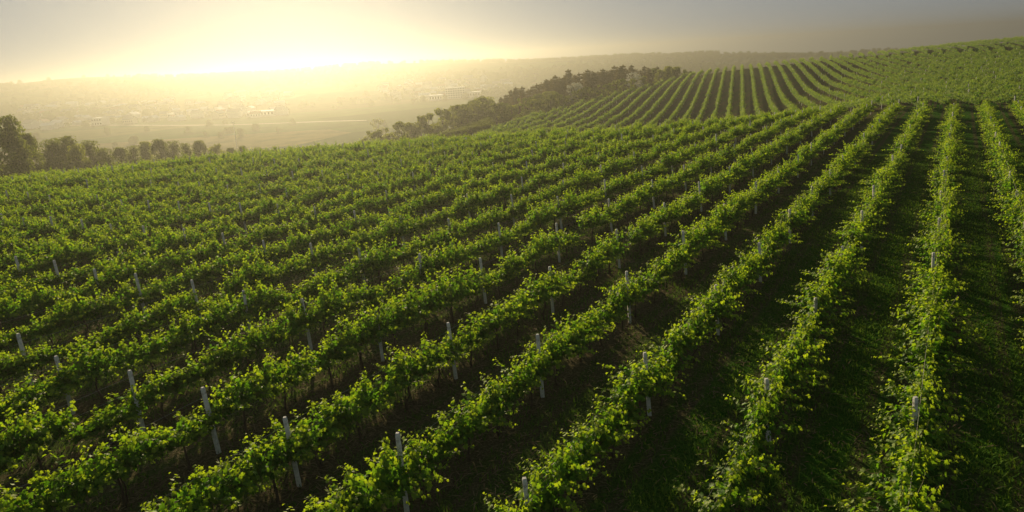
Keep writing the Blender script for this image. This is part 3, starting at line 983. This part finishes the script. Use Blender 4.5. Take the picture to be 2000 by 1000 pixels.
# woods on the distant hills
wp_, wr, ws = [], [], []
gw = np.random.default_rng(77)
for n in range(11000):
    a = gw.uniform(-80, 1760); Y = 820 + 1180 * gw.random() ** .8
    x, y, z = at(a, Y)
    c = math.sin(x / 110 + 1.2 * math.sin(Y / 150)) + math.cos(Y / 75 + x / 260) + .8 * gw.normal()
    if c < (.9 if Y < 1250 else .45): continue
    wp_.append((x, y, z - .5)); wr.append((0, 0, gw.uniform(0, 6.28))); q = gw.uniform(.4, .8); ws.append((q * 1.7, q * 1.7, q))
scatter('distant_woods', wp_, wr, ws, [[c for c in PROTO_T[k].children] for k in PROTO_T if k[0] == 'broadleaf_tree'],
        'hazy woods and hedges spread over the distant hills', 'woods')
for n, a in enumerate((1366, 1373, 1381, 1387, 1399, 1404)):
    put_tree('broadleaf_tree', a, 1880, .75, label=f"tiny tree on the far skyline right of the wood, {ordinal(n + 1)} from left", group='tiny trees on the far skyline')

# ------------------------------------------------------------------ the town in the valley
M_WALLS = [noise_mat('plaster_' + n_, [(.3, c), (.7, tuple(min(1, q * 1.15) for q in c))], .8, .9, .05) for n_, c in (('white', (.62, .60, .56)), ('cream', (.50, .44, .34)), ('grey', (.36, .36, .36)))]
M_ROOFS = [noise_mat('roof_' + n_, [(.3, c), (.7, tuple(min(1, q * 1.3) for q in c))], 1.5, .85, .1) for n_, c in (('tile', (.20, .09, .06)), ('slate', (.16, .16, .17)), ('metal', (.55, .56, .57)))]
M_GLASS = noise_mat('dark_window', [(.3, (.03, .035, .04)), (.7, (.07, .075, .08))], 2, .25, .0)


def house_parts(w, d, h, rh, mw, mr):
    a = MB(); x, y = w / 2, d / 2
    V = [(-x, -y, -2), (x, -y, -2), (x, y, -2), (-x, y, -2), (-x, -y, h), (x, -y, h), (x, y, h), (-x, y, h), (-x, 0, h + rh), (x, 0, h + rh)]
    a.add(V, [(0, 1, 5, 4), (2, 3, 7, 6), (1, 2, 6, 9, 5), (3, 0, 4, 8, 7)])
    b = MB(); e = .5; t = .25; k = rh / y
    for s in (-1, 1):
        lo = h - e * k
        V = [(-x - e, s * (y + e), lo + .02), (x + e, s * (y + e), lo + .02), (x + e, 0, h + rh + .02), (-x - e, 0, h + rh + .02)]
        V += [(q[0], q[1], q[2] + t) for q in V]
        b.add(V, [(0, 1, 2, 3), (7, 6, 5, 4), (0, 4, 5, 1), (1, 5, 6, 2), (2, 6, 7, 3), (3, 7, 4, 0)])
    ws_ = []
    nwin = max(2, int(w / 2.6))
    for s in (-1, 1):
        for q in range(nwin):
            cx = -x + w * (q + .5) / nwin
            m = MB(); yy = s * (y + .03)
            m.box(cx - .5, cx + .5, min(yy, yy + s * .05), max(yy, yy + s * .05), h * .4, h * .4 + 1.3)
            ws_.append(m.mesh('window', M_GLASS))
    return a.mesh('wall', mw), b.mesh('roof', mr), ws_


HP = []
for w, d, h, rh, mw, mr in ((11, 8, 4, 2.6, 0, 0), (13, 9, 5.5, 2.8, 1, 1), (10, 8, 3.5, 2.4, 2, 2), (15, 9, 4.5, 2.5, 0, 2), (12, 9, 6, 3, 0, 1)):
    wl, rf, wn = house_parts(w, d, h, rh, M_WALLS[mw], M_ROOFS[mr])
    o = bpy.data.objects.new('house', None); link(o)
    link(bpy.data.objects.new('wall', wl), o); link(bpy.data.objects.new('roof', rf), o)
    if len(HP) < 2:
        for q in wn: link(bpy.data.objects.new('window', q), o.children[0] if False else o)
    HP.append(o)
spots = []
gh = np.random.default_rng(9)
while len(spots) < 150:
    if gh.random() < .72: a = gh.uniform(15, 560); Y = 830 + 420 * gh.random() ** 1.3
    else: a = gh.uniform(740, 990); Y = gh.uniform(960, 1330)
    if math.sin(a / 37) * math.cos(Y / 61) + gh.normal(0, .5) < -.25: continue
    x, y, z = at(a, Y)
    if any(math.hypot(x - q[0], y - q[1]) < 13 for q in spots): continue
    spots.append((x, y, z, a))
for n, (x, y, z, a) in enumerate(spots):
    src = HP[n % 5]
    o = src if n < 5 else copy_thing(src)
    o.location = (x, y, z); o.rotation_euler = (0, 0, gh.choice([0, .3, -.25, 1.4]) + gh.normal(0, .12))
    s = gh.uniform(.62, .95); o.scale = (s, s, s)
    if a < 600: tag(o, 'small pale house in the hazy town on the left', 'house', 'houses of the hazy town on the left')
    else: tag(o, 'small pale house in the hazy village above the white apartment block', 'house', 'houses of the hazy village near the apartment block')

# white apartment block and low halls
def slab_building(name, px0, px1, Y, h, d, floors, bays, label, cat, mw=0, rot=0.0):
    x0 = at(px0, Y)[0]; x1 = at(px1, Y)[0]; w = x1 - x0
    root = bpy.data.objects.new(name, None); link(root)
    xx = (x0 + x1) / 2; root.location = (xx, warp(Y), float(height(xx, warp(Y))) - .3); root.rotation_euler = (0, 0, rot)
    m = MB(); m.box(-w / 2, w / 2, -d / 2, d / 2, -2, h); link(bpy.data.objects.new('wall', m.mesh('wall', M_WALLS[mw])), root)
    m = MB(); m.box(-w / 2 - .3, w / 2 + .3, -d / 2 - .3, d / 2 + .3, h + .01, h + .5)
    link(bpy.data.objects.new('roof', m.mesh('roof', M_ROOFS[2])), root)
    for f in range(floors):
        for b in range(bays):
            cx = -w / 2 + w * (b + .5) / bays; z0 = h * (f + .35) / floors
            m = MB(); m.box(cx - .75, cx + .75, -d / 2 - .08, -d / 2 - .02, z0, z0 + h / floors * .45)
            link(bpy.data.objects.new('window', m.mesh('window', M_GLASS)), root)
    tag(root, label, cat)


slab_building('apartment_block', 866, 904, 960, 11, 10, 5, 8, 'white multi storey apartment block with flat roof above the valley', 'building')
slab_building('warehouse', 834, 860, 950, 5, 16, 1, 5, 'long low white hall left of the apartment block', 'building')
slab_building('warehouse', 908, 934, 965, 5, 16, 1, 5, 'long low white hall right of the apartment block', 'building', 2)
slab_building('warehouse', 322, 340, 905, 4.5, 14, 1, 4, 'bright roofed hall in the left part of the town', 'building')
slab_building('warehouse', 476, 530, 860, 4.5, 18, 1, 8, 'very long low bright hall under the sun glow', 'building')
slab_building('warehouse', 172, 192, 850, 7, 14, 2, 4, 'pale two storey hall at the front of the town', 'building')

# utility pole in the valley field
x, y, z = at(441, 420)
m = MB(); m.tube([(0, 0, -1), (0, 0, 15)], [.22, .13], 8)
pole = link(bpy.data.objects.new('utility_pole', m.mesh('utility_pole', M_CONC))); pole.location = (x, y, z)
m = MB(); m.box(-1.3, 1.3, -.07, .07, 14.0, 14.2); link(bpy.data.objects.new('crossarm', m.mesh('crossarm', M_CONC)), pole)
for sx in (-1.1, 0, 1.1):
    m = MB(); m.tube([(sx, 0, 14.2), (sx, 0, 14.55)], .08, 6); link(bpy.data.objects.new('insulator', m.mesh('insulator', M_GLASS)), pole)
tag(pole, 'thin pale utility pole standing in the valley field', 'utility pole')

# ------------------------------------------------------------------ haze
m, t, out = new_mat('haze')
vp = N(t, 'VolumePrincipled')
vp.inputs['Color'].default_value = (0.30, 0.30, 0.265, 1)
vp.inputs['Density'].default_value = HAZE_DENSITY
vp.inputs['Anisotropy'].default_value = HAZE_G
t.links.new(vp.outputs[0], out.inputs['Volume'])
mb = MB(); mb.box(-2150, 2150, -2150, 2150, -68, 27)
o = link(bpy.data.objects.new('haze', mb.mesh('haze', m)))
tag(o, 'warm hazy evening air over the whole landscape', None, None, 'stuff')
